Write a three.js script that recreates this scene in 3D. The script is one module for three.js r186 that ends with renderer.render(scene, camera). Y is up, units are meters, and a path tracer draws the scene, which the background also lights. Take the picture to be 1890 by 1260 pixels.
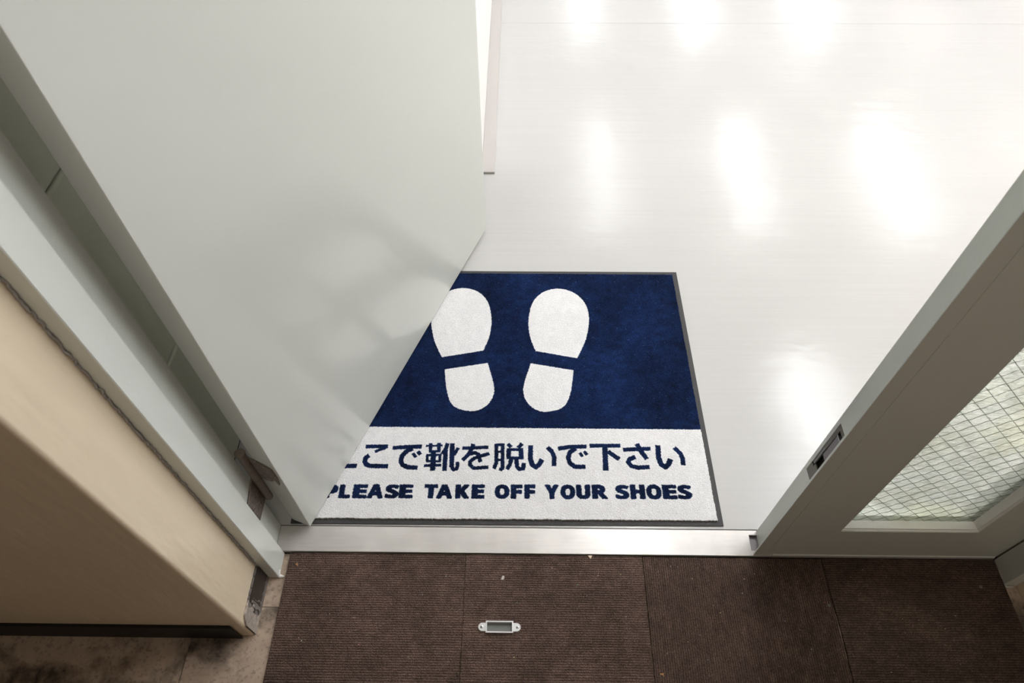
import * as THREE from 'three';
import { RoundedBoxGeometry } from 'three/addons/geometries/RoundedBoxGeometry.js';
import { RectAreaLightUniformsLib } from 'three/addons/lights/RectAreaLightUniformsLib.js';
import { mergeGeometries } from 'three/addons/utils/BufferGeometryUtils.js';

// ---------------------------------------------------------------- camera, light, exposure
const scene = new THREE.Scene();
scene.background = new THREE.Color(0x000000);
const camera = new THREE.PerspectiveCamera(53.13, 1890 / 1260, 0.02, 60);
camera.position.set(0, 1.37, 0);
camera.rotation.set(THREE.MathUtils.degToRad(-52.957), THREE.MathUtils.degToRad(1.032), THREE.MathUtils.degToRad(-0.4), 'YXZ');
camera.focus = 1.55;
camera.userData.fStop = 9;
const renderer = new THREE.WebGLRenderer({ antialias: true });
renderer.toneMapping = THREE.LinearToneMapping;
renderer.toneMappingExposure = 2.36;
renderer.shadowMap.enabled = true;
RectAreaLightUniformsLib.init();
const ROOM_LIGHT = 2.6, ROOM_SIDE = 11, CORRIDOR_LIGHT = 7.2, GLOW = 1.0;
const LAMP = new THREE.Color(0.975, 0.987, 1);
const ROW = [1.15, 0.42, 0.42];                             // tubes of the far rows are older
const NEAR = [1.1, 0.85, 0.6, 1, 1.25, 1.4];                // the row by the doorway, tube by tube
const PINK = new THREE.Color(1, 0.76, 0.72);
const RX = 7.6;                                       // the room's far side
const CEILING = 2.5;

// ---------------------------------------------------------------- helpers
let seed = 12345;
const rnd = () => { seed = (Math.imul(seed, 1664525) + 1013904223) >>> 0; return seed / 4294967296; };
const rr = (a, b) => a + (b - a) * rnd();
const lin = (r, g, b) => new THREE.Color().setRGB(r, g, b);
const srgb = (r, g, b) => new THREE.Color().setRGB(r / 255, g / 255, b / 255, THREE.SRGBColorSpace);
const names = new Map();
function numbered(n) { const k = names.get(n) ?? 0; names.set(n, k + 1); return k ? n + '_' + String(k).padStart(3, '0') : n; }
function hash(x, y, s) { let h = Math.imul(x, 374761393) + Math.imul(y, 668265263) + Math.imul(s, 2246822519); h = Math.imul(h ^ (h >>> 13), 1274126177); return ((h ^ (h >>> 16)) >>> 0) / 4294967296; }
// value noise that repeats after px by py cells
function vnoise(x, y, px, py, s) {
  const xi = Math.floor(x), yi = Math.floor(y), fx = x - xi, fy = y - yi;
  const u = fx * fx * (3 - 2 * fx), v = fy * fy * (3 - 2 * fy);
  const w = (a, m) => ((a % m) + m) % m;
  const x0 = w(xi, px), x1 = w(xi + 1, px), y0 = w(yi, py), y1 = w(yi + 1, py);
  const a = hash(x0, y0, s), b = hash(x1, y0, s), c = hash(x0, y1, s), d = hash(x1, y1, s);
  return a + (b - a) * u + (c - a) * v + (a - b - c + d) * u * v;
}
function fbm(u, v, cx, cy, oct, s) {
  let a = 0, k = 0.5, n = 0;
  for (let i = 0; i < oct; i++) { a += k * vnoise(u * cx, v * cy, cx, cy, s + i * 17); n += k; k *= 0.5; cx *= 2; cy *= 2; }
  return a / n;
}
function dataTex(w, h, fn, color, metres) {           // fn(u, v) -> [r, g, b] 0..255 or one value 0..1
  const d = new Uint8Array(w * h * 4);
  for (let y = 0; y < h; y++) for (let x = 0; x < w; x++) {
    const c = fn((x + 0.5) / w, (y + 0.5) / h), i = (y * w + x) * 4;
    if (typeof c === 'number') d[i] = d[i + 1] = d[i + 2] = Math.max(0, Math.min(255, c * 255));
    else for (let k = 0; k < 3; k++) d[i + k] = Math.max(0, Math.min(255, c[k]));
    d[i + 3] = 255;
  }
  const t = new THREE.DataTexture(d, w, h, THREE.RGBAFormat);
  t.magFilter = THREE.LinearFilter; t.minFilter = THREE.LinearMipmapLinearFilter; t.generateMipmaps = true;
  t.wrapS = t.wrapT = THREE.RepeatWrapping;
  if (color) t.colorSpace = THREE.SRGBColorSpace;
  if (metres) t.repeat.set(1 / metres[0], 1 / metres[1]);
  t.needsUpdate = true;
  return t;
}
// uv in metres from the dominant axis of every face
function metreUV(g) {
  g = g.index ? g.toNonIndexed() : g;
  const p = g.attributes.position, uv = new Float32Array(p.count * 2), a = new THREE.Vector3(), b = new THREE.Vector3(), c = new THREE.Vector3(), n = new THREE.Vector3();
  for (let i = 0; i < p.count; i += 3) {
    a.fromBufferAttribute(p, i); b.fromBufferAttribute(p, i + 1); c.fromBufferAttribute(p, i + 2);
    n.copy(b).sub(a).cross(c.clone().sub(a));
    const x = Math.abs(n.x), y = Math.abs(n.y), z = Math.abs(n.z);
    [a, b, c].forEach((q, k) => {
      const o = (i + k) * 2;
      if (y >= x && y >= z) { uv[o] = q.x; uv[o + 1] = -q.z; } else if (x >= z) { uv[o] = q.z; uv[o + 1] = q.y; } else { uv[o] = q.x; uv[o + 1] = q.y; }
    });
  }
  g.setAttribute('uv', new THREE.BufferAttribute(uv, 2));
  return g;
}
function box(x0, x1, y0, y1, z0, z1, r = 0) {
  const w = x1 - x0, h = y1 - y0, d = z1 - z0;
  const g = r ? new RoundedBoxGeometry(w, h, d, 2, r) : new THREE.BoxGeometry(w, h, d);
  g.translate((x0 + x1) / 2, (y0 + y1) / 2, (z0 + z1) / 2);
  return metreUV(g);
}
function shapeOf(pts) { const s = new THREE.Shape(); pts.forEach(([x, y], i) => (i ? s.lineTo(x, y) : s.moveTo(x, y))); s.closePath(); return s; }
// outline in plan (x, z) raised from y0 to y1
function prism(pts, y0, y1, holes = []) {
  const s = shapeOf(pts.map(([x, z]) => [x, -z]));
  for (const h of holes) s.holes.push(shapeOf(h.map(([x, z]) => [x, -z])));
  const g = new THREE.ExtrudeGeometry(s, { depth: y1 - y0, bevelEnabled: false });
  g.rotateX(-Math.PI / 2); g.translate(0, y0, 0);
  return metreUV(g);
}
const merge = (list) => (list.length > 1 ? mergeGeometries(list.map((g) => { const q = g.index ? g.toNonIndexed() : g; for (const k of Object.keys(q.attributes)) if (!['position', 'normal', 'uv'].includes(k)) q.deleteAttribute(k); return q; })) : list[0]);
function part(name, geos, mat, parent, label) {
  const m = new THREE.Mesh(merge([].concat(geos)), mat);
  m.name = numbered(name); m.castShadow = m.receiveShadow = true;
  if (label) m.userData.label = label;
  (parent ?? scene).add(m);
  return m;
}
function tag(o, label, category, kind, group) { o.userData.label = label; o.userData.category = category; if (kind) o.userData.kind = kind; if (group) o.userData.group = group; return o; }
function group(name, x = 0, y = 0, z = 0, turn = 0) { const g = new THREE.Group(); g.name = numbered(name); g.position.set(x, y, z); g.rotation.y = turn; scene.add(g); return g; }
function sub(name, parent) { const g = new THREE.Group(); g.name = numbered(name); parent.add(g); return g; }
function tube(pts, r, seg = 8, rad = 6) { return new THREE.TubeGeometry(new THREE.CatmullRomCurve3(pts.map((p) => new THREE.Vector3(...p))), seg, r, rad, false); }

// ---------------------------------------------------------------- materials
const S = (o) => new THREE.MeshStandardMaterial(o), P = (o) => new THREE.MeshPhysicalMaterial(o);
const peel = dataTex(512, 512, (u, v) => 0.5 * fbm(u, v, 24, 24, 3, 5) + 0.5 * fbm(u, v, 90, 90, 2, 9), false, [0.4, 0.4]);
const paint = P({ color: lin(0.66, 0.69, 0.65), roughness: 0.3, bumpMap: peel, bumpScale: 0.00025, specularIntensity: 1 });
const doorPaint = P({ color: lin(0.615, 0.635, 0.60), roughness: 0.2, bumpMap: peel, bumpScale: 0.00008 });
const beigeMap = dataTex(512, 512, (u, v) => { const n = fbm(u, v, 6, 6, 5, 31) - 0.5, s = fbm(u, v, 70, 5, 2, 8) - 0.5; return [228 + 10 * n + 6 * s, 212 + 10 * n + 6 * s, 186 + 10 * n + 6 * s]; }, true, [1, 1]);
const beigeBump = dataTex(512, 512, (u, v) => 0.6 * fbm(u, v, 14, 14, 4, 3) + 0.4 * fbm(u, v, 60, 12, 2, 4), false, [0.5, 0.5]);
const beige = P({ map: beigeMap, roughness: 0.36, bumpMap: beigeBump, bumpScale: 0.0012 });
const whiteWall = S({ color: lin(0.8, 0.795, 0.785), roughness: 0.7 });
const ceilingWhite = S({ color: lin(0.88, 0.88, 0.87), roughness: 0.9 });
const corridorWall = S({ color: lin(0.42, 0.31, 0.22), roughness: 0.6 });
const oliveTone = (k) => S({ color: lin(0.68 * k, 0.68 * k, 0.57 * k), roughness: 0.55, bumpMap: peel, bumpScale: 0.0003 });
// white sheet floor: long faint streaks, slow undulations that break the reflections up
const floorMap = dataTex(1024, 2048, (u, v) => { const s = fbm(u, v, 5, 420, 3, 41) - 0.5, n = fbm(u, v, 8, 8, 4, 12) - 0.5; const k = 5 * s + 4 * n; return [195 + k, 194 + k, 193 + k]; }, true, [1.6, 1.6]);
const floorBump = dataTex(1024, 1024, (u, v) => {
  const w = vnoise((u + v * 0.6) * 20, (v - u * 0.4) * 40, 100, 100, 7);
  return 0.5 * fbm(u, v, 14, 26, 3, 61) + 0.24 * fbm(u, v, 6, 9, 2, 62) + 0.2 * w + 0.13 * fbm(u, v, 56, 130, 2, 65);
}, false, [1.9, 1.9]);
const floorRough = dataTex(512, 1024, (u, v) => 0.75 + 0.25 * fbm(u, v, 4, 200, 3, 44), false, [1.6, 1.6]);
const sheetMat = P({ map: floorMap, roughness: 0.17, roughnessMap: floorRough, bumpMap: floorBump, bumpScale: 0.0015 });
const steelMap = dataTex(512, 256, (u, v) => { const s = fbm(u, v, 8, 90, 3, 51) - 0.5, n = fbm(u, v, 10, 5, 4, 52) - 0.5; const k = 10 * s + 26 * n; return [206 + k, 202 + k, 199 + k]; }, true, [0.5, 0.25]);
const steel = P({ map: steelMap, metalness: 0.3, roughness: 0.3, bumpMap: steelMap, bumpScale: 0.00006 });
const brightSteel = S({ color: lin(0.75, 0.75, 0.76), metalness: 1, roughness: 0.3 });
const castZinc = S({ color: lin(0.78, 0.78, 0.79), metalness: 0.5, roughness: 0.42 });
const socketInside = S({ color: lin(0.2, 0.205, 0.2), metalness: 0.6, roughness: 0.5 });
const hingeMap = dataTex(256, 256, (u, v) => { const n = fbm(u, v, 10, 10, 4, 71) - 0.5; const f = fbm(u, v, 18, 18, 3, 72) > 0.68 ? 34 : 0; return [124 + 40 * n + f, 112 + 38 * n + f, 105 + 36 * n + f]; }, true, [0.08, 0.08]);
const hingeMat = S({ map: hingeMap, metalness: 0.35, roughness: 0.48 });
const oliveMetal = S({ color: lin(0.125, 0.11, 0.085), metalness: 0.3, roughness: 0.4 });
const greyMetal = S({ color: lin(0.3, 0.28, 0.29), metalness: 0.5, roughness: 0.45 });
const black = S({ color: lin(0.006, 0.006, 0.006), roughness: 0.8 });
const vinylBlack = S({ color: lin(0.006, 0.005, 0.0045), roughness: 0.5 });
const rubber = dataTex(256, 256, (u, v) => 0.5 + 0.25 * Math.sin(u * 50 * Math.PI) + 0.25 * Math.sin(v * 50 * Math.PI), false, [0.06, 0.06]);
const rubberMat = S({ color: lin(0.04, 0.04, 0.041), roughness: 0.55, bumpMap: rubber, bumpScale: 0.0005 });
const beadMat = S({ color: lin(0.84, 0.85, 0.83), roughness: 0.5, bumpMap: peel, bumpScale: 0.0004 });
const wireMat = S({ color: lin(0.10, 0.11, 0.095), roughness: 0.6 });
const caulkMat = S({ color: lin(0.42, 0.42, 0.42), roughness: 0.7 });
const pinkTrim = S({ color: lin(0.49, 0.465, 0.45), roughness: 0.5 });

// ---------------------------------------------------------------- floors
const floor = group('floor');
part('floor_sheet', box(-0.632, RX, -0.05, 0, -2.5805, -0.549), sheetMat, floor);
part('floor_sheet', box(-0.632, RX, -0.05, 0, -9.5, -2.5815), sheetMat, floor);
tag(floor, 'glossy white sheet flooring of the room behind the doormat', 'floor', 'structure');

const tileMaps = [0, 1, 2].map((k) => dataTex(512, 512, (u, v) => {
  const n = fbm(u, v, 5, 5, 5, 100 + k) - 0.5, m = fbm(u, v, 30, 30, 3, 120 + k) - 0.5;
  const st = Math.max(0, fbm(u, v, 4, 7, 5, 140 + k) - 0.5) * 4;
  const d = 1 - 0.52 * Math.min(1, st) * (0.3 + 1.3 * fbm(u, v, 40, 26, 4, 9 + k)) - 0.16 * Math.max(0, fbm(u, v, 110, 110, 4, 160 + k) - 0.56) * 5;
  return [(186 + 34 * n + 26 * m) * d, (167 + 34 * n + 26 * m) * d, (149 + 32 * n + 24 * m) * d];
}, true, [0.45, 0.45]));
const tileMats = tileMaps.map((t) => S({ map: t, roughness: 0.55, bumpMap: t, bumpScale: 0.0004 }));
const corridorFloor = group('floor');
part('subfloor', box(-3, 4.6, -0.08, -0.0135, -0.5486, 1.5), S({ color: lin(0.02, 0.018, 0.016), roughness: 0.9 }), corridorFloor);
let ti = 0;
for (let i = -5; i < 9; i++) for (let j = 0; j < 4; j++) {
  const x0 = Math.max(-3, -0.623 + i * 0.45), x1 = Math.min(4.6, -0.623 + (i + 1) * 0.45), z1 = -0.385 + j * 0.45, z0 = Math.max(-0.5486, z1 - 0.45);
  const hidden = j === 0 && (x1 < -0.504 || x0 > 0.992);
  const a = j === 0 ? Math.max(x0, -0.503) : x0, b = j === 0 ? Math.min(x1, 0.9915) : x1;
  if (hidden || b - a < 0.01) continue;
  const zz = j === 0 ? -0.492 : z0;
  part('floor_tile', box(a + 0.0006, b - 0.0006, -0.0134, -0.010, zz + 0.0006, Math.min(z1, 1.5) - 0.0006), tileMats[ti++ % 3], corridorFloor);
}
tag(corridorFloor, 'stained brown stone tile floor of the corridor beside the carpet', 'floor', 'structure');

// ---------------------------------------------------------------- walls and ceilings
const arc = (cx, cz, r, a0, a1, n = 6) => Array.from({ length: n + 1 }, (_, i) => { const a = a0 + (a1 - a0) * i / n; return [cx + r * Math.cos(a), cz + r * Math.sin(a)]; });
const wallFront = group('wall_front');
part('wall_section', prism([[-3, -0.332], ...arc(-0.510, -0.338, 0.006, Math.PI / 2, 0), [-0.504, -0.4428], [-0.532, -0.4428], [-0.532, -0.5486], [-3, -0.5486]], -0.0134, CEILING), beige, wallFront);
part('wall_section', prism([[RX, -0.332], [RX, -0.5486], [1.018, -0.5486], [1.018, -0.4428], [0.992, -0.4428], ...arc(0.998, -0.338, 0.006, Math.PI, Math.PI / 2)], -0.0134, CEILING), beige, wallFront);
part('wall_section', box(-0.532, 1.018, 2.08, CEILING, -0.5486, -0.332), beige, wallFront);
tag(wallFront, 'thick beige painted wall around the doorway, dark on its corridor face', 'wall', 'structure');

const wallLeft = group('wall_left');
part('wall_backing', box(-0.75, -0.6465, 0, CEILING, -9.5, -0.5486), oliveTone(0.8), wallLeft);
const boards = [0.001, 0.368, 0.765, 1.162, 1.559, 1.956, 2.353, 2.499];
const oliveMats = [oliveTone(1), oliveTone(1.04), oliveTone(0.97)];
for (let i = 0; i < 7; i++) part('wall_panel', box(-0.6465, -0.63, boards[i] + 0.002, boards[i + 1] - 0.002, -1.7, -0.5496, 0.0055), oliveMats[i % 3], wallLeft);
tag(wallLeft, 'olive grey panelled wall in the narrow gap behind the open door', 'wall', 'structure');
const wallInner = part('wall_inner', box(-0.6295, -0.12, 0, CEILING, -9.5, -1.68), whiteWall);
tag(wallInner, 'white wall starting just beyond the free edge of the open door', 'wall', 'structure');
const baseInner = part('baseboard_inner', box(-0.12, -0.08, 0, 0.008, -9.5, -1.68, 0.002), pinkTrim);
tag(baseInner, 'low pinkish grey strip along the foot of the white inner wall', 'baseboard', 'structure');
tag(part('wall_right', box(RX, RX + 0.12, -0.05, CEILING, -9.5, 1.5), whiteWall), 'white side wall of the room out beyond the floor', 'wall', 'structure');
tag(part('wall_back', box(-0.75, RX + 0.12, -0.05, CEILING, -9.62, -9.5), whiteWall), 'white far wall of the room opposite the doorway', 'wall', 'structure');
tag(part('wall_corridor', box(-3.12, 4.6, -0.08, CEILING, 1.5, 1.62), corridorWall), 'brown corridor wall facing the doorway', 'wall', 'structure');
tag(part('wall_corridor_end', box(-3.12, -3, -0.08, CEILING, -0.5486, 1.5), corridorWall), 'brown end wall closing the corridor on the hinge side of the doorway', 'wall', 'structure');
tag(part('wall_corridor_end', box(4.6, 4.72, -0.08, CEILING, -0.332, 1.62), corridorWall), 'brown end wall of the corridor beyond the wired glass leaf', 'wall', 'structure');
tag(part('ceiling', box(-0.75, RX + 0.12, CEILING, CEILING + 0.1, -9.62, -0.5486), ceilingWhite), 'white ceiling of the room holding the light fixtures', 'ceiling', 'structure');
tag(part('ceiling', box(-3.12, 4.72, CEILING, CEILING + 0.1, -0.5486, 1.62), ceilingWhite), 'white ceiling of the corridor', 'ceiling', 'structure');
tag(part('baseboard_front', prism([[-3, -0.3318], [-0.529, -0.3318], [-0.5235, -0.3262], [-3, -0.3262]], -0.0099, 0.060), vinylBlack), 'black vinyl baseboard below the dark face of the beige wall', 'baseboard', 'structure');

// chipped base of the beige reveal: dark vinyl showing under grey filler
{
  const chip = dataTex(512, 256, (u, v) => {
    // u 0..1 runs from the frame towards the corridor, v upwards
    const f = u + 0.35 * (fbm(u, v, 9, 3, 4, 201) - 0.5) - 0.10 * v;
    const g = fbm(u, v, 40, 6, 3, 204), n = fbm(u, v, 24, 24, 3, 206) - 0.5;
    if (f > 0.66) return [160 + 60 * n + 20 * g, 150 + 58 * n + 20 * g, 140 + 56 * n + 20 * g];
    if (f > 0.50 && g > 0.46) return [128 + 60 * n, 122 + 58 * n, 118 + 56 * n];
    if (v < 0.16 + 0.2 * n) return [104, 98, 96];
    return [50 + 22 * n, 41 + 20 * n, 36 + 18 * n];
  }, true);
  const z0 = -0.4425, z1 = -0.3345, top = [];
  for (let i = 0; i <= 24; i++) { const t = i / 24; top.push([z0 + (z1 - z0) * t, 0.066 - 0.022 * Math.max(0, (t - 0.86) / 0.14) ** 1.5 - (i === 0 ? 0.016 : 0) + rr(-0.0013, 0.0013)]); }
  const s = shapeOf([[z0, -0.0098], [z1, -0.0098], ...top.slice().reverse()].map(([z, y]) => [-z, y]));
  const g = new THREE.ExtrudeGeometry(s, { depth: 0.0022, bevelEnabled: true, bevelSize: 0.0008, bevelThickness: 0.0008, bevelSegments: 1 });
  g.rotateY(Math.PI / 2);                              // shape x = -z, thickness along +x
  g.translate(-0.5032, 0, 0);
  const p = g.attributes.position, uv = g.attributes.uv;
  for (let i = 0; i < p.count; i++) uv.setXY(i, (p.getZ(i) - z0) / (z1 - z0), (p.getY(i) + 0.01) / 0.076);
  const b = part('baseboard_reveal', g, S({ map: chip, roughness: 0.55, bumpMap: chip, bumpScale: 0.0015 }));
  tag(b, 'chipped dark baseboard smeared with grey filler on the beige reveal', 'baseboard', 'structure');
}

// ---------------------------------------------------------------- door frame and threshold
const frame = group('door_frame');
const c = 0.0012;
part('frame_jamb', prism([[-0.502, -0.4425], [-0.479 - c, -0.4425], [-0.479, -0.4425 - c], [-0.479, -0.493 + c], [-0.479 - c, -0.493], [-0.4965, -0.493], [-0.4965, -0.5476], [-0.4975, -0.5486], [-0.532, -0.5486], [-0.532, -0.4429], [-0.502, -0.4429]], -0.0098, 2.04), paint, frame);
part('frame_jamb', prism([[0.990, -0.4425], [0.990, -0.4429], [1.018, -0.4429], [1.018, -0.5486], [0.9785, -0.5486], [0.9775, -0.5476], [0.9775, -0.493], [0.965 + c, -0.493], [0.965, -0.493 + c], [0.965, -0.4425 - c], [0.965 + c, -0.4425]].reverse(), -0.0098, 2.04), paint, frame);
part('frame_head', box(-0.532, 1.018, 2.04, 2.08, -0.5486, -0.4425), paint, frame);
{
  const pts = [];
  for (let i = 0; i <= 393; i++) pts.push([-0.5027 + rr(-0.0016, 0.0016), 0.068 + i * 0.005, -0.4412 + rr(-0.0016, 0.0016)]);
  part('caulk_bead', tube(pts, 0.0019, 1200, 5), caulkMat, frame, 'rough grey caulk line');
  const dab = (x, y, z, w, h, d) => { const g = new THREE.IcosahedronGeometry(1, 2), p = g.attributes.position; for (let i = 0; i < p.count; i++) { const k = 0.75 + 0.5 * vnoise(p.getX(i) * 2 + 9, p.getY(i) * 2 + p.getZ(i) + 9, 50, 50, 3); p.setXYZ(i, p.getX(i) * k, p.getY(i) * k, p.getZ(i) * k); } g.scale(w, h, d); g.translate(x, y, z); g.computeVertexNormals(); return metreUV(g); };
  part('caulk_dab', [dab(-0.4765, -0.0075, -0.444, 0.006, 0.003, 0.003), dab(-0.479, -0.005, -0.450, 0.0015, 0.005, 0.006)], S({ color: lin(0.78, 0.78, 0.76), roughness: 0.5 }), frame, 'white caulk dab at the foot of the jamb');
  part('caulk_dab', [dab(0.9655, -0.0075, -0.4405, 0.005, 0.002, 0.002), dab(0.975, -0.0075, -0.4395, 0.008, 0.002, 0.002), dab(0.9645, -0.004, -0.462, 0.001, 0.005, 0.008)], S({ color: lin(0.62, 0.6, 0.57), roughness: 0.6 }), frame, 'ragged pale caulk under the jamb beside the wired glass');
}
tag(frame, 'pale grey green metal door frame around the doorway', 'door frame', 'structure');

const sill = group('threshold');
part('sill_plate', prism([[-0.4960, -0.4938], [0.9645, -0.4938], [0.9645, -0.5468], [-0.4960, -0.5468]], -0.0098, 0, [[[0.4765, -0.5375], [0.4765, -0.5045], [0.4935, -0.5045], [0.4935, -0.5375]]]), steel, sill);
part('bolt_slot', [box(0.4765, 0.4935, -0.0096, -0.009, -0.5375, -0.5045), box(0.4765, 0.4773, -0.009, 0.0004, -0.5375, -0.5045), box(0.4773, 0.4935, -0.009, 0.0004, -0.5375, -0.5367), box(0.4773, 0.4935, -0.009, 0.0004, -0.5053, -0.5045)], greyMetal, sill, 'small metal bolt slot');
tag(sill, 'brushed steel threshold strip between the doormat and the brown carpet', 'threshold', 'structure');

// ---------------------------------------------------------------- open door leaf
{
  const turn = Math.atan2(0.888, 0.3337), W = 0.9486, T = 0.0436;
  const door = group('door_1', -0.4306, 0, -0.5413, turn);
  part('door_leaf', box(0, W, 0.011, 2.03, -T, 0, 0.0016), doorPaint, door);
  // pivot hinge: knuckles, a plate on the leaf edge, a plate on the frame
  const toLocal = (x, y, z) => { const dx = x + 0.4306, dz = z + 0.5413, co = Math.cos(turn), si = Math.sin(turn); return [co * dx - si * dz, y, si * dx + co * dz]; };
  const hinge = sub('hinge', door), pin = [-0.4845, -0.5535];
  const [hx, , hz] = toLocal(pin[0], 0, pin[1]);
  const knuckle = (y0, y1, r, cap) => {
    const pr = [[0, y0], [r - 0.001, y0], [r, y0 + 0.001], [r, y1 - 0.001], [r - 0.001, y1]];
    if (cap) pr.push([r + 0.0008, y1], [r + 0.0012, y1 + 0.001], [r + 0.0012, y1 + 0.0035], [r, y1 + 0.0045]);
    pr.push([0, pr[pr.length - 1][1]]);
    const g = new THREE.LatheGeometry(pr.map(([a, b]) => new THREE.Vector2(a, b)), 24); g.translate(hx, 0, hz); return g;
  };
  part('knuckle', knuckle(0.213, 0.306, 0.0082, true), hingeMat, hinge);
  part('knuckle', knuckle(0.130, 0.2115, 0.0078, false), hingeMat, hinge);
  // plate on leaf edge: local x = 0 plane, shape in (-z, y)
  const ps = new THREE.Shape(); ps.moveTo(0.050, 0.287); ps.lineTo(0.020, 0.274); ps.lineTo(0.009, 0.268); ps.lineTo(0.007, 0.236); ps.lineTo(0.010, 0.206); ps.lineTo(0.0135, 0.226); ps.lineTo(0.022, 0.214); ps.lineTo(0.034, 0.210); ps.lineTo(0.050, 0.2145); ps.closePath();
  const pg = new THREE.ExtrudeGeometry(ps, { depth: 0.0026, bevelEnabled: true, bevelSize: 0.0005, bevelThickness: 0.0005, bevelSegments: 1 });
  pg.rotateY(Math.PI / 2);
  pg.translate(-0.0036, 0, 0);
  part('hinge_plate', metreUV(pg), hingeMat, hinge, 'painted over hinge plate on the leaf edge');
  // plate on the frame rebate, drawn in world space then turned into the door's frame
  const fs = new THREE.Shape(); fs.moveTo(0.5535, 0.210); fs.lineTo(0.5535, 0.126); fs.lineTo(0.5475, 0.124); fs.lineTo(0.508, 0.124); fs.lineTo(0.508, 0.196); fs.lineTo(0.540, 0.206); fs.closePath();
  const fg = new THREE.ExtrudeGeometry(fs, { depth: 0.0026, bevelEnabled: true, bevelSize: 0.0005, bevelThickness: 0.0005, bevelSegments: 1 });
  fg.rotateY(Math.PI / 2); fg.translate(-0.4960, 0, 0);
  const p = fg.attributes.position;
  for (let i = 0; i < p.count; i++) p.setXYZ(i, ...toLocal(p.getX(i), p.getY(i), p.getZ(i)));
  fg.computeVertexNormals();
  part('hinge_plate', metreUV(fg), hingeMat, hinge, 'hinge plate screwed to the frame');
  const screws = [];
  for (const [y, z] of [[0.180, -0.520], [0.172, -0.532], [0.166, -0.544], [0.140, -0.536]]) { const g = new THREE.CylinderGeometry(0.0026, 0.003, 0.0012, 12); g.rotateZ(-Math.PI / 2); const q = toLocal(-0.4927, y, z); g.rotateY(-turn); g.translate(...q); screws.push(g); }
  part('hinge_screw', screws, oliveMetal, hinge);
  tag(door, 'pale grey green flush metal door standing open over the doormat', 'door', 'structure');
}

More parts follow.
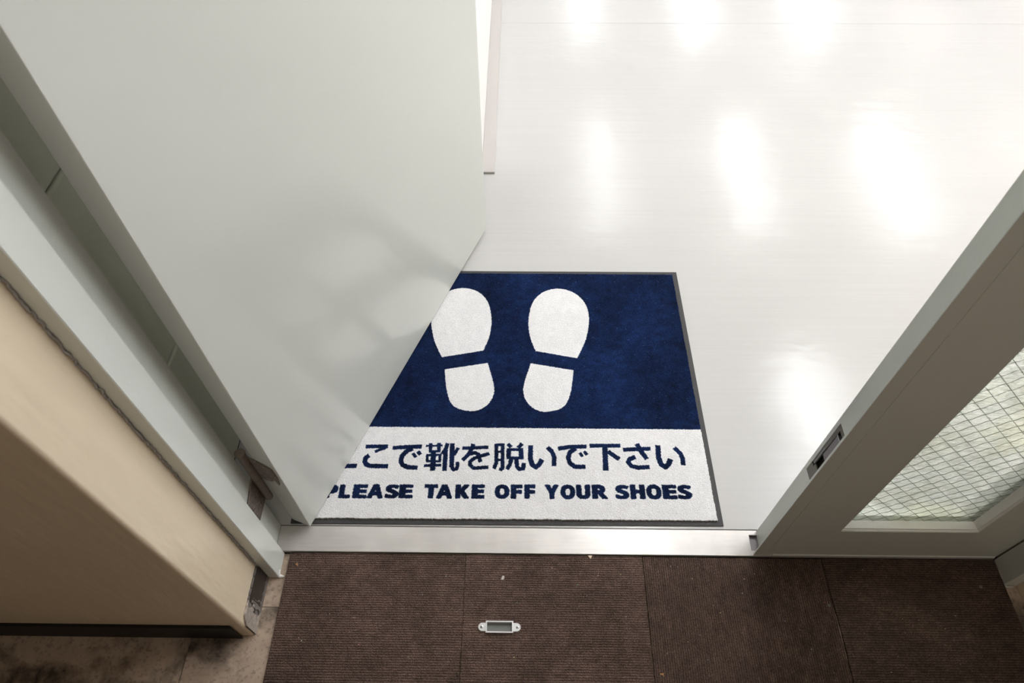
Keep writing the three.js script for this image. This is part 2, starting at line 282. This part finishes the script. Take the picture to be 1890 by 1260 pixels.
// ---------------------------------------------------------------- fixed leaf with wired glass
{
  const d = group('door_2', 0.479, 0, -0.5);
  const B = (x0, x1, y0, y1, z0, z1, r) => { const g = box(x0, x1, y0, y1, z0, z1, r); g.translate(-0.479, 0, 0.5); return g; };
  const F = -0.496, K = -0.546, G0 = 0.6068, G1 = 0.8655, R0 = 0.128, R1 = 1.86, T = 2.035;
  // meeting stile, with a pocket for the strike in its edge
  part('stile', [B(0.505, G0, 0.0005, T, K, F), B(0.495, 0.505, 0.0005, 0.299, K, -0.4995), B(0.495, 0.505, 0.4545, T, K, -0.4995), B(0.495, 0.505, 0.299, 0.4545, K, -0.5385), B(0.495, 0.505, 0.299, 0.4545, -0.5172, -0.4995), B(0.479, 0.505, 0.0005, T, -0.4995, F, 0.0008)], paint, d);
  part('stile', B(G1, 0.9755, 0.0005, T, K, F, 0.001), paint, d);
  part('rail', B(G0, G1, 0.0005, R0, K, F), paint, d);
  part('rail', B(G0, G1, R1, T, K, F), paint, d);
  part('bottom_edge', B(0.517, 0.9645, 0.0006, 0.0035, F, F + 0.0012), beadMat, d, 'thin pale bottom lip');
  // glazing beads, sloping to the glass
  const bead = (x0, x1, inv) => { const s = shapeOf([[0, 0], [0, 0.0015], [0.0022, 0.0021], [0.003, 0.0045], [0.0165, 0.0095], [0.0165, 0]]); const g = new THREE.ExtrudeGeometry(s, { depth: x1 - x0, bevelEnabled: false }); return g; };
  const gb = bead(G0, G1); gb.rotateY(Math.PI / 2); gb.translate(G0 - 0.479, R0, F - 0.0015 + 0.5); // shape x goes to -z
  part('glazing_bead', metreUV(gb), beadMat, d);
  const gt = bead(G0, G1); gt.rotateY(Math.PI / 2); gt.scale(1, -1, 1); gt.index && 0; gt.translate(G0 - 0.479, R1, F - 0.0015 + 0.5);
  flip(gt); part('glazing_bead', metreUV(gt), beadMat, d);
  const gr = bead(R0, R1); gr.rotateY(Math.PI / 2); gr.rotateZ(Math.PI / 2); gr.translate(G1 - 0.479, R0, F - 0.0015 + 0.5);
  part('glazing_bead', metreUV(gr), beadMat, d);
  const gl = bead(R0, R1); gl.rotateY(Math.PI / 2); gl.rotateZ(Math.PI / 2); gl.scale(-1, 1, 1); flip(gl); gl.translate(G0 - 0.479, R0, F - 0.0015 + 0.5);
  part('glazing_bead', metreUV(gl), beadMat, d);
  // room-side beads keep the pane in its slot
  part('glazing_bead', [B(G0, G1, R0, R0 + 0.012, -0.545, -0.523), B(G0, G1, R1 - 0.012, R1, -0.545, -0.523), B(G0, G0 + 0.012, R0 + 0.012, R1 - 0.012, -0.545, -0.523), B(G1 - 0.012, G1, R0 + 0.012, R1 - 0.012, -0.545, -0.523)], beadMat, d);
  // patterned glass
  const gmap = dataTex(1024, 1024, (u, v) => {
    const s = fbm(u, v, 34, 110, 3, 301), r = Math.abs(fbm(u, v, 14, 44, 3, 305) - 0.5) * 2, w = fbm(u, v, 4, 4, 3, 307) - 0.5;
    const k = (s - 0.5) * 70 - Math.max(0, 0.15 - r) * 190, st = Math.max(0, w) * 40;
    return [246 + k, 249 + k - st * 0.1, 244 + k - st * 0.6];
  }, true, [0.34, 0.34]);
  const gbump = dataTex(512, 512, (u, v) => 0.6 * fbm(u, v, 34, 110, 3, 301) + 0.4 * fbm(u, v, 14, 44, 3, 305), false, [0.34, 0.34]);
  const glass = P({ map: gmap, roughness: 0.4, transmission: 1, thickness: 0, bumpMap: gbump, bumpScale: 0.0015, ior: 1.5 });
  part('glass_pane', B(G0 + 0.001, G1 - 0.001, R0 + 0.001, R1 - 0.001, -0.5225, -0.5145), glass, d, 'patterned wired safety glass');
  // diamond wire mesh: 32 mm along the diagonal
  const wires = [], x0 = G0 + 0.002, x1 = G1 - 0.002, y0 = R0 + 0.002, y1 = R1 - 0.002, zw = -0.5141 + 0.5;
  for (let k = -70; k < 70; k++) {
    const c1 = 0.6302 + 0.1751 + k * 0.0322;                     // x + y = c1, falling wires, straight
    let a = Math.max(x0, c1 - y1), b = Math.min(x1, c1 - y0);
    if (b - a > 0.004) { const g = new THREE.CylinderGeometry(0.00046, 0.00046, (b - a) * Math.SQRT2, 5); g.rotateZ(Math.PI / 4); g.translate((a + b) / 2 - 0.479, c1 - (a + b) / 2, zw); wires.push(g); }
    const c2 = 0.659 - 0.6437 + k * 0.0322;                      // y - x = c2, rising wires, kinked by the pattern
    a = Math.max(x0, y0 - c2); b = Math.min(x1, y1 - c2);
    if (b - a > 0.006) {
      const n = Math.max(3, Math.round((b - a) / 0.008)), pts = [];
      for (let i = 0; i <= n; i++) { const x = a + (b - a) * i / n, o = (i % 2 ? 0.0019 : -0.0017) + rr(-0.0012, 0.0012); pts.push([Math.min(x1, Math.max(x0, x)) - 0.479, x + c2 + (i && i < n ? o : 0), zw]); }
      const path = new THREE.CurvePath(); for (let i = 0; i < n; i++) path.add(new THREE.LineCurve3(new THREE.Vector3(...pts[i]), new THREE.Vector3(...pts[i + 1])));
      wires.push(new THREE.TubeGeometry(path, n * 2, 0.00038, 4, false));
    }
  }
  part('wire_mesh', wires.map((g) => g.toNonIndexed()), wireMat, d, 'diamond wire mesh in the glass').userData.kind = 'stuff';
  // strike in the meeting edge
  const st = sub('strike', d);
  part('strike_pocket', B(0.5040, 0.505, 0.299, 0.4545, -0.5385, -0.5172), black, st);
  part('strike_plate', [B(0.4955, 0.4975, 0.382, 0.4545, -0.5385, -0.5305), B(0.4955, 0.4975, 0.4440, 0.4545, -0.5305, -0.5172), B(0.4955, 0.4975, 0.299, 0.326, -0.5385, -0.5172), B(0.4955, 0.4975, 0.326, 0.336, -0.5300, -0.5172)], oliveMetal, st);
  part('strike_side', B(0.4968, 0.4985, 0.328, 0.382, -0.5385, -0.5335), greyMetal, st);
  part('strike_tongue', B(0.4962, 0.5035, 0.367, 0.432, -0.5303, -0.5185, 0.001), S({ color: lin(0.24, 0.22, 0.23), metalness: 0.4, roughness: 0.5 }), st);
  part('strike_lip', B(0.4957, 0.4966, 0.4322, 0.4334, -0.5305, -0.5175), brightSteel, st);
  // filled screw heads down the stile
  for (const [x, y] of [[0.506, 0.737], [0.5067, 0.502], [0.5065, 0.2767], [0.507, 0.0335], [0.506, 0.97]]) {
    const g = new THREE.LatheGeometry([[0, 0.0001], [0.0018, 0.0001], [0.0028, 0.0005], [0.0042, 0.0003], [0.0058, 0]].map((q) => new THREE.Vector2(...q)), 20);
    g.rotateX(Math.PI / 2); g.translate(x - 0.479, y, F + 0.5);
    part('screw_cover', metreUV(g), paint, d);
  }
  tag(d, 'fixed narrow grey door leaf with a wired glass panel', 'door', 'structure');
}
function flip(g) { const q = g.index ? g.toNonIndexed() : g, p = q.attributes.position; for (let i = 0; i < p.count; i += 3) { const a = new THREE.Vector3().fromBufferAttribute(p, i + 1), b = new THREE.Vector3().fromBufferAttribute(p, i + 2); p.setXYZ(i + 1, b.x, b.y, b.z); p.setXYZ(i + 2, a.x, a.y, a.z); } q.computeVertexNormals(); return q; }

// ---------------------------------------------------------------- doormat
{
  const mat = group('doormat', -0.478, 0, -1.2715);      // local x to the right, z towards the corridor, in metres
  const mm = 2, CW = 1820, CH = 1436, cv = document.createElement('canvas'); cv.width = CW; cv.height = CH;
  const x = cv.getContext('2d'); x.fillStyle = '#000'; x.fillRect(0, 0, CW, CH); x.scale(mm, mm);
  x.fillStyle = '#fff'; x.fillRect(0, 490, 910, 300);
  const smooth = (f) => {
    x.beginPath(); const n = f.length / 2, q = (i) => [f[((i + n) % n) * 2], f[((i + n) % n) * 2 + 1]];
    for (let i = 0; i < n; i++) { const a = q(i - 1), b = q(i), e = q(i + 1), g = q(i + 2); if (!i) x.moveTo(...b); x.bezierCurveTo(b[0] + (e[0] - a[0]) / 6, b[1] + (e[1] - a[1]) / 6, e[0] - (g[0] - b[0]) / 6, e[1] - (g[1] - b[1]) / 6, ...e); }
    x.fill();
  };
  const M = 907;                                          // the soles mirror about x = 453.5
  const half = (top, cut) => { // smooth outline with two sharp corners at the cut
    x.beginPath(); x.moveTo(...cut[1]);
    const pts = [cut[1], ...top, cut[0]];
    for (let i = 0; i < pts.length - 1; i++) { const a = pts[Math.max(0, i - 1)], b = pts[i], e = pts[i + 1], g = pts[Math.min(pts.length - 1, i + 2)]; x.bezierCurveTo(b[0] + (e[0] - a[0]) / 6, b[1] + (e[1] - a[1]) / 6, e[0] - (g[0] - b[0]) / 6, e[1] - (g[1] - b[1]) / 6, ...e); }
    x.closePath(); x.fill();
  };
  const sole = [[504, 224], [501, 170], [513, 113], [541, 78], [581, 66], [622, 81], [649, 118], [656, 170], [644, 236]];
  const heel = [[601, 389], [586, 428], [561, 443], [527, 445], [499, 424], [488, 383]];
  half(sole, [[620, 293], [518, 272]]); half(heel, [[506, 309], [610, 329]]);
  const mir = (l) => l.map(([a, b]) => [M - a, b]);
  half(mir(sole), mir([[620, 293], [518, 272]])); half(mir(heel), mir([[506, 309], [610, 329]]));
  // lettering
  x.strokeStyle = '#000'; x.fillStyle = '#000'; x.lineJoin = 'round'; x.lineCap = 'butt';
  const glyphs = [
    [[9.2, 65, 542, 115, 541], [6.9, 112, 544, 99, 549, 87, 555], [10.5, 77, 564, 70, 570, 69, 579, 74, 586, 85, 590, 122, 589]],
    [[9.2, 135, 541, 185, 540], [6.9, 182, 543, 169, 548, 157, 554], [10.5, 146, 563, 139, 569, 138, 578, 143, 586, 153, 589, 191, 589]],
    [[9.9, 196, 544, 228, 541, 261, 540], [10.6, 241, 545, 229, 551, 219, 563, 218, 576, 222, 585, 234, 591, 256, 592], [7.5, 243, 557, 250, 567], [8.5, 253, 552, 260, 560]],
    [[5.1, 270, 538, 307, 537], [7.9, 280, 531, 281, 551], [7.9, 299, 530, 300, 551], [5.4, 278, 552, 303, 551], [5.6, 273, 561, 307, 560], [5.5, 274, 576, 307, 576], [5.8, 275, 560, 276, 577], [5.8, 303, 559, 304, 576], [11.6, 288, 552, 290, 599], [6.4, 270, 587, 308, 585], [8.7, 318, 531, 315, 545, 308, 558], [9.9, 315, 547, 316, 599], [10.6, 329, 531, 331, 590], [7.9, 331, 588, 335, 596, 342, 594, 344, 587, 343, 577], [7.8, 343, 542, 334, 560]],
    [[8.2, 352, 543, 410, 540], [9.0, 376, 532, 373, 544, 366, 559, 354, 573], [8.5, 367, 558, 380, 554, 389, 558, 394, 577], [8.3, 413, 556, 397, 561, 381, 567, 371, 576, 371, 584, 380, 592, 412, 589]],
    [[8.4, 428, 531, 429, 578, 424, 593], [6.7, 425, 534, 446, 533], [8.3, 442, 532, 443, 595], [5.7, 428, 551, 443, 551], [5.6, 428, 572, 443, 571], [7.0, 435, 593, 443, 595], [9.0, 454, 531, 461, 540], [8.9, 486, 530, 477, 541], [7.3, 452, 546, 488, 545], [10.1, 456, 544, 456, 569], [10.6, 483, 543, 484, 568], [7.1, 453, 566, 488, 566], [9.0, 462, 568, 459, 582, 453, 594], [9.2, 473, 568, 475, 588, 480, 593, 488, 592, 490, 578]],
    [[10.9, 505, 534, 504, 568, 509, 583, 516, 588, 523, 582, 530, 569], [10.2, 542, 539, 552, 549, 557, 563, 556, 585]],
    [[10.1, 566, 542, 594, 537, 630, 536], [10.3, 606, 541, 592, 551, 588, 565, 591, 577, 601, 586, 625, 586], [7.2, 614, 552, 620, 561], [7.3, 624, 548, 630, 557]],
    [[9.4, 637, 534, 706, 533], [11.9, 671, 536, 669, 595], [10.6, 677, 548, 701, 567]],
    [[9.4, 711, 543, 773, 540], [10.9, 743, 528, 753, 551, 762, 566], [10.1, 737, 561, 724, 566, 720, 574, 726, 583, 740, 587, 766, 585]],
    [[11.5, 790, 531, 788, 561, 792, 579, 800, 585, 808, 578, 814, 565], [10.4, 826, 537, 837, 550, 841, 564, 840, 580]],
  ];
  for (const g of glyphs) for (const [w, ...q] of g) { x.lineWidth = w; x.beginPath(); for (let i = 0; i < q.length; i += 2) (i ? x.lineTo(q[i], q[i + 1]) : x.moveTo(q[i], q[i + 1])); x.stroke(); }
  // P L E A S E  T A K E  O F F  Y O U R  S H O E S, each letter fitted to its own width
  const text = [['P', 61, 91], ['L', 93, 118], ['E', 123, 154], ['A', 154, 189], ['S', 192, 222], ['E', 222, 252], ['T', 276, 305], ['A', 302, 337], ['K', 343, 373], ['E', 378, 406], ['O', 427, 459], ['F', 462, 487], ['F', 491, 515], ['Y', 535, 565], ['O', 568, 600], ['U', 602, 633], ['R', 636, 669], ['S', 686, 716], ['H', 718, 750], ['O', 752, 785], ['E', 787, 818], ['S', 819, 850]];
  x.font = 'bold 100px sans-serif'; x.textBaseline = 'alphabetic'; x.textAlign = 'left';
  for (const [ch, a, b] of text) {
    const m = x.measureText(ch), l = -m.actualBoundingBoxLeft, w = m.actualBoundingBoxRight + m.actualBoundingBoxLeft, h = m.actualBoundingBoxAscent + m.actualBoundingBoxDescent, pad = 2.1;
    const t = (a + b) / 2, top = 632 - 5.5 * (t - 177) / 585, bot = 665 - 4 * (t - 182) / 577;
    const sx = (b - a - 2 * pad) / w, sy = (bot - top - 2 * pad) / h;
    x.save(); x.translate(a + pad, bot - pad); x.scale(sx, sy); x.translate(-l, -m.actualBoundingBoxDescent);
    x.fillText(ch, 0, 0); x.lineWidth = 2 * pad / ((sx + sy) / 2); x.strokeText(ch, 0, 0); x.restore();
  }
  const src = x.getImageData(0, 0, CW, CH).data;
  const at = (px, py) => src[(Math.min(CH - 1, Math.max(0, py | 0)) * CW + Math.min(CW - 1, Math.max(0, px | 0))) * 4] / 255;
  const map = dataTex(CW, CH, (u, v) => {
    const px = u * CW, py = v * CH;
    const jx = (vnoise(px / 3.2, py / 3.2, 4000, 4000, 401) - 0.5) * 5.2, jy = (vnoise(px / 3.2, py / 3.2, 4000, 4000, 402) - 0.5) * 5.2;
    const w = (at(px + jx, py + jy) + at(px + jx * 0.6 + 1, py + jy * 0.6) + at(px + jx * 0.6, py + jy * 0.6 + 1) + at(px + jx * 0.6 - 1, py + jy * 0.6 - 1)) / 4;
    const f = vnoise(px / 2.6, py / 2.6, 4000, 4000, 410), g = fbm(u, v, 9, 7, 4, 412) - 0.5, k = fbm(u, v, 60, 50, 3, 414) - 0.5, h = hash(px | 0, py | 0, 77), line = 0.5 + 0.5 * Math.sin(py / mm / 3.1 * 6.283);
    const sp = hash((px / 3) | 0, (py / 3) | 0, 431) > 0.9993 ? 70 : 0;
    const wl = 229 + (f - 0.5) * 22 + 10 * g + 10 * k + (h - 0.5) * 8 - 2 * line, bl = 1 + (f - 0.5) * 0.75 + 0.55 * g + 0.5 * k + (h - 0.5) * 0.2;
    return [wl * w + (1 - w) * (19 * bl + sp), wl * w + (1 - w) * (32 * bl + sp), (wl + 2) * w + (1 - w) * (63 * bl + sp)];
  }, true);
  map.wrapS = map.wrapT = THREE.ClampToEdgeWrapping;
  const bump = dataTex(1024, 1024, (u, v) => 0.65 * vnoise(u * 190, v * 190, 190, 190, 420) + 0.35 * vnoise(u * 400, v * 400, 400, 400, 421), false);
  bump.repeat.set(3, 2.4);
  const L = 0.0135, pileMat = P({ map, roughness: 1, specularIntensity: 0.15, bumpMap: bump, bumpScale: 0.001, sheen: 0.25, sheenColor: new THREE.Color(0.6, 0.6, 0.65), sheenRoughness: 0.6 });
  // rubber base
  const rb = prism([[0, 0.001], [0.902, 0], [0.9062, 0.7165], [0.002, 0.7203]], 0.0004, 0.0026);
  part('rubber_border', rb, rubberMat, mat, 'dark grey rubber border');
  // pile, its edge ragged tuft by tuft
  const out = [], edge = (x0, z0, x1, z1, amp) => { const n = Math.round(Math.hypot(x1 - x0, z1 - z0) / 0.0022), nx = (z1 - z0) / Math.hypot(x1 - x0, z1 - z0), nz = -(x1 - x0) / Math.hypot(x1 - x0, z1 - z0); for (let i = 0; i < n; i++) { const t = i / n, o = rr(-amp, amp) + 0.001 * (vnoise(t * 25, x0 * 90 + z0 * 40, 999, 999, 8) - 0.5); out.push([x0 + (x1 - x0) * t + nx * o, z0 + (z1 - z0) * t + nz * o]); } };
  edge(L, 0.0125, 0.889, 0.0125, 0.0006); edge(0.889, 0.0125, 0.8945, 0.7065, 0.0006); edge(0.8945, 0.7065, L, 0.7095, 0.0008); edge(L, 0.7095, L, 0.0125, 0.0006);
  const ps = shapeOf(out.map(([a, b]) => [a, -b]));
  const pile = new THREE.ExtrudeGeometry(ps, { depth: 0.0036, bevelEnabled: true, bevelSize: 0.0008, bevelThickness: 0.0012, bevelOffset: -0.0008, bevelSegments: 2 });
  pile.rotateX(-Math.PI / 2); pile.translate(0, 0.0022, 0);
  const pp = pile.attributes.position, uv = pile.attributes.uv;
  for (let i = 0; i < pp.count; i++) uv.setXY(i, pp.getX(i) / 0.910, pp.getZ(i) / 0.718);
  part('pile', pile, pileMat, mat, 'navy and white printed pile with shoe soles and lettering');
  tag(mat, 'navy and white doormat with two shoe soles and the words PLEASE TAKE OFF YOUR SHOES', 'doormat');
}

// ---------------------------------------------------------------- carpet tiles
{
  const carpetMap = (s, k) => dataTex(1024, 1024, (u, v) => {
    const rib = 0.5 + 0.5 * Math.sin(v * 80 * 2 * Math.PI + 1.6 * (fbm(u, v, 30, 8, 3, s + 3) - 0.5));
    const f = vnoise(u * 330, v * 420, 5000, 5000, s) * 0.6 + hash((u * 1024) | 0, (v * 1024) | 0, s) * 0.4, g = fbm(u, v, 5, 5, 5, s + 9) - 0.5, m = fbm(u, v, 24, 40, 3, s + 6) - 0.5;
    const b = (0.74 + 0.26 * rib) * (0.55 + 0.9 * f) * (1 + 0.3 * g + 0.3 * m) * k, sp = hash((u * 420) | 0, (v * 420) | 0, s + 2) > 0.99965 ? 80 : 0;
    return [105 * b + sp, 87 * b + sp, 79 * b + sp * 0.9];
  }, true);
  const carpetBump = dataTex(1024, 1024, (u, v) => (0.5 + 0.5 * Math.sin(v * 80 * 2 * Math.PI)) * 0.4 + 0.6 * vnoise(u * 260, v * 300, 5000, 5000, 88), false);
  const maps = [carpetMap(500, 1), carpetMap(530, 1.03), carpetMap(560, 0.97), carpetMap(590, 0.94)];
  const tiles = [
    [-0.4655, -0.106, 0, 'brown ribbed carpet tile reaching the beige wall corner', 0.0],
    [-0.1052, 0.2522, 0, 'brown ribbed carpet tile carrying the small metal floor socket', 0.0],
    [0.2538, 0.6148, 1, 'brown carpet tile with its ribs running towards the threshold', 0.012],
    [0.6165, 0.9650, 0, 'shaded brown carpet tile below the wired glass leaf', 0.002],
  ];
  tiles.forEach(([x0, x1, turned, label, skew], i) => {
    const ox = (x0 + x1) / 2, z0 = -0.4916 + skew * 0.1, z1 = z0 + 0.36;
    const hole = i === 1 ? [[[-0.0602, -0.3612], [-0.0602, -0.3403], [-0.0082, -0.3403], [-0.0082, -0.3612]]] : [];
    const jag = (a, b, n, z) => Array.from({ length: n }, (_, k) => [a + (b - a) * k / n, z + rr(-0.0005, 0.0005)]);
    const s = shapeOf([...jag(x0, x1, 60, z0), ...Array.from({ length: 60 }, (_, k) => [x1 + rr(-0.0004, 0.0004), z0 + (z1 - z0) * k / 60]), ...jag(x1, x0, 60, z1), ...Array.from({ length: 60 }, (_, k) => [x0 + (i === 3 ? 0.0024 * Math.exp(-(((k - 36) / 9) ** 2)) : 0) + rr(-0.0004, 0.0004), z1 + (z0 - z1) * k / 60])].map(([a, b]) => [a, -b]));
    for (const h of hole) s.holes.push(shapeOf(h.map(([a, b]) => [a, -b])));
    const g = new THREE.ExtrudeGeometry(s, { depth: 0.0046, bevelEnabled: true, bevelSize: 0.0007, bevelThickness: 0.0007, bevelOffset: -0.0007, bevelSegments: 1 });
    g.rotateX(-Math.PI / 2); g.translate(0, -0.0093, 0);
    const p = g.attributes.position, uv = g.attributes.uv;
    for (let k = 0; k < p.count; k++) { const a = (p.getX(k) - x0) / 0.36, b = (p.getZ(k) - z0) / 0.36; turned ? uv.setXY(k, b, a) : uv.setXY(k, a, b); }
    g.translate(-ox, 0.010, -(z0 + z1) / 2);
    const t = part('carpet_tile', g, P({ map: maps[i], roughness: 1, specularIntensity: 0.1, bumpMap: carpetBump, bumpScale: 0.002 }));
    t.position.set(ox, -0.010, (z0 + z1) / 2);
    tag(t, label, 'carpet tile', null, 'brown carpet tiles laid in front of the threshold');
  });
}

// ---------------------------------------------------------------- floor socket
{
  const s = group('floor_socket', -0.0342, -0.0099, -0.3508);
  const ring = shapeOf([[-0.0262, -0.0107], [0.0262, -0.0107], [0.0262, 0.0107], [-0.0262, 0.0107]]); ring.holes.push(shapeOf([[-0.0241, -0.0087], [0.0241, -0.0087], [0.0241, 0.0087], [-0.0241, 0.0087]]));
  const rg = new THREE.ExtrudeGeometry(ring, { depth: 0.0096, bevelEnabled: true, bevelSize: 0.0003, bevelThickness: 0.0003, bevelSegments: 1 }); rg.rotateX(-Math.PI / 2); rg.translate(0, 0.0004, 0);
  part('socket_rim', metreUV(rg), castZinc, s);
  part('socket_bottom', (() => { const g = new THREE.BoxGeometry(0.0482, 0.001, 0.0174, 12, 1, 4); g.translate(0, 0.0008, 0); return metreUV(g); })(), socketInside, s, 'shadowed grey inside of the socket');
  for (const d of [-1, 1]) {
    const e = new THREE.Shape(); e.moveTo(0.0262, -0.0074); e.lineTo(0.033, -0.0074); e.absarc(0.033, 0, 0.0074, -Math.PI / 2, Math.PI / 2, false); e.lineTo(0.0262, 0.0074); e.closePath();
    const g = new THREE.ExtrudeGeometry(e, { depth: 0.0012, bevelEnabled: true, bevelSize: 0.0003, bevelThickness: 0.0003, bevelSegments: 1, curveSegments: 16 });
    g.rotateX(-Math.PI / 2); if (d < 0) g.rotateY(Math.PI); g.translate(0, 0.0063, 0);
    const ear = part('socket_ear', metreUV(g), castZinc, s);
    const h = new THREE.LatheGeometry([[0, 0.0010], [0.0017, 0.0009], [0.0028, 0.0004], [0.0032, 0]].map((q) => new THREE.Vector2(...q)), 20); h.translate(d * 0.0342, 0.0078, 0);
    part('socket_screw', metreUV(h), brightSteel, ear);
    const cr = [new THREE.BoxGeometry(0.0032, 0.0004, 0.0008), new THREE.BoxGeometry(0.0008, 0.0004, 0.0032)].map((b) => { b.rotateY(0.5); b.translate(d * 0.0342, 0.0088, 0); return b; });
    part('screw_slot', cr, black, ear);
  }
  tag(s, 'small silver metal floor socket screwed into the brown carpet', 'floor socket');
}

// ---------------------------------------------------------------- scraps on the carpet
{
  const scrap = (name, x, z, pts, col, label, cat, turn = 0, y = -0.0038) => {
    const g = new THREE.ExtrudeGeometry(shapeOf(pts.map(([a, b]) => [a / 1000, -b / 1000])), { depth: 0.0005, bevelEnabled: true, bevelSize: 0.0002, bevelThickness: 0.0002, bevelSegments: 1 });
    g.rotateX(-Math.PI / 2);
    const p = g.attributes.position; for (let i = 0; i < p.count; i++) p.setY(i, p.getY(i) + 18 * p.getX(i) ** 2);
    const m = part(name, metreUV(g), S({ color: col, roughness: 0.7 }));
    m.position.set(x, y, z); m.rotation.y = turn; tag(m, label, cat);
  };
  scrap('paper_scrap', -0.0297, -0.445, [[-3.5, 3.5], [-1, -3.5], [2.6, -3.6], [3.2, 0], [1, 3.8]], srgb(206, 200, 192), 'pale oval paper scrap on the carpet above the metal socket', 'scrap');
  scrap('paper_scrap', 0.1471, -0.4895, [[-5, -2], [4.5, -2.4], [0.6, 4.6]], srgb(226, 206, 186), 'cream triangular scrap at the front edge of the steel threshold', 'scrap', 0, -0.0035);
  scrap('leaf_scrap', -0.4474, -0.4676, [[-2.8, 0.5], [0.2, -3.2], [1.6, -0.5], [3.0, 4.4], [0, 1.8]], srgb(178, 128, 92), 'small orange brown leaf crumb near the frame foot', 'leaf scrap');
  scrap('leaf_scrap', 0.2683, -0.2718, [[-4.4, -1.2], [0.5, -1.0], [3.0, -2.4], [1.0, 0.4], [2.2, 4.2], [0.4, 2.2], [-0.6, 0.6], [-4.2, 0.8]], srgb(198, 148, 92), 'tan three pronged straw scrap on the carpet beside a seam', 'leaf scrap');
  const disc = (r) => Array.from({ length: 14 }, (_, i) => [r * Math.cos(i * 0.449), r * Math.sin(i * 0.449)]);
  scrap('gum_spot', 0.9158, -0.4373, disc(3.2), srgb(120, 110, 104), 'grey round spot stuck on the shaded carpet tile near the jamb', 'gum spot');
  scrap('gum_spot', 0.6069, -0.3985, disc(2.9), srgb(104, 98, 94), 'grey round spot stuck beside the dark carpet seam', 'gum spot');
  // crumbs and lint nobody could count
  const geo = new THREE.IcosahedronGeometry(0.0008, 0), inst = new THREE.InstancedMesh(geo, S({ color: lin(0.62, 0.58, 0.52), roughness: 0.9 }), 130), m4 = new THREE.Matrix4(), q = new THREE.Quaternion(), col = new THREE.Color();
  for (let i = 0; i < 130; i++) {
    let px = rr(-0.46, 0.96), pz = rr(-0.485, -0.15); if (Math.abs(px + 0.034) < 0.045 && Math.abs(pz + 0.351) < 0.02) pz += 0.06;
    q.setFromEuler(new THREE.Euler(0, rr(0, 3), 0));
    m4.compose(new THREE.Vector3(px, -0.0036, pz), q, new THREE.Vector3(rr(0.5, 1.5), 0.6, rr(0.4, 1.1))); inst.setMatrixAt(i, m4); inst.setColorAt(i, col.setRGB(rr(0.5, 1.5), rr(0.5, 1.4), rr(0.4, 1.3)));
  }
  inst.name = 'crumbs'; inst.castShadow = inst.receiveShadow = true; scene.add(inst);
  tag(inst, 'pale crumbs and lint scattered over the brown carpet', 'crumbs', 'stuff');
}

// ---------------------------------------------------------------- ceiling fixtures
const rows = ['nearest the doorway', 'in the middle row', 'nearest the far wall'], cols = ['first', 'second', 'third', 'fourth', 'fifth', 'sixth'];
const glowPink = S({ color: lin(0.9, 0.86, 0.85), emissive: PINK, emissiveIntensity: GLOW * 0.5 });
const glow = S({ color: lin(0.9, 0.9, 0.88), emissive: LAMP, emissiveIntensity: GLOW });
[0.70, 1.94, 3.2, 4.43, 5.66, 6.89].forEach((lx, i) => [-2.0, -4.65, -7.55].forEach((lz, j) => {
  const f = group('ceiling_light', lx, CEILING, lz), pink = i > 2 && j > 0, LAMP_HERE = pink ? PINK : LAMP;
  const w = 0.2, l = 1.5;
  part('housing', [box(-w / 2, w / 2, -0.03, 0, -l / 2 - 0.03, l / 2 + 0.03), box(-w / 2, w / 2, -0.12, -0.03, -l / 2 - 0.03, -l / 2), box(-w / 2, w / 2, -0.12, -0.03, l / 2, l / 2 + 0.03)], whiteWall, f);
  part('diffuser', box(-w / 2, w / 2, -0.118, -0.03, -l / 2, l / 2), pink ? glowPink : glow, f);
  const a = new THREE.RectAreaLight(LAMP_HERE, ROOM_LIGHT * ROW[j] * (pink ? 0.1 : j ? 1 : NEAR[i]), w, l);
  a.position.set(0, -0.122, 0); a.rotation.x = -Math.PI / 2; f.add(a); a.name = numbered('lamp_light');
  for (const d of [-1, 1]) {
    const b = new THREE.RectAreaLight(LAMP_HERE, ROOM_SIDE * ROW[j] * (pink ? 0.1 : j ? 1 : NEAR[i]), l, 0.08);
    b.position.set(d * (w / 2 + 0.004), -0.075, 0); b.rotation.y = -d * Math.PI / 2; f.add(b); b.name = numbered('lamp_light');
  }
  tag(f, `${pink ? 'dim pinkish' : 'long white'} ceiling light ${rows[j]}, ${cols[i]} from the inner wall`, 'ceiling light', null, 'ceiling lights of the room');
}));
{
  const f = group('corridor_light', 0.6, 1.95, 1.5);
  part('housing', box(-0.55, 0.55, -0.1, 0.1, -0.03, 0, 0.004), whiteWall, f);
  part('diffuser', box(-0.5, 0.5, -0.075, 0.075, -0.06, -0.03, 0.004), S({ color: lin(0.9, 0.88, 0.82), emissive: new THREE.Color(1, 0.88, 0.75), emissiveIntensity: 0.3 }), f);
  const a = new THREE.RectAreaLight(new THREE.Color(1, 0.88, 0.75), CORRIDOR_LIGHT, 1.0, 0.15);
  a.position.set(0, 0, -0.063); f.add(a); a.name = numbered('lamp_light');
  tag(f, 'dim warm wall light of the corridor facing the doorway', 'wall light');
}

renderer.render(scene, camera);
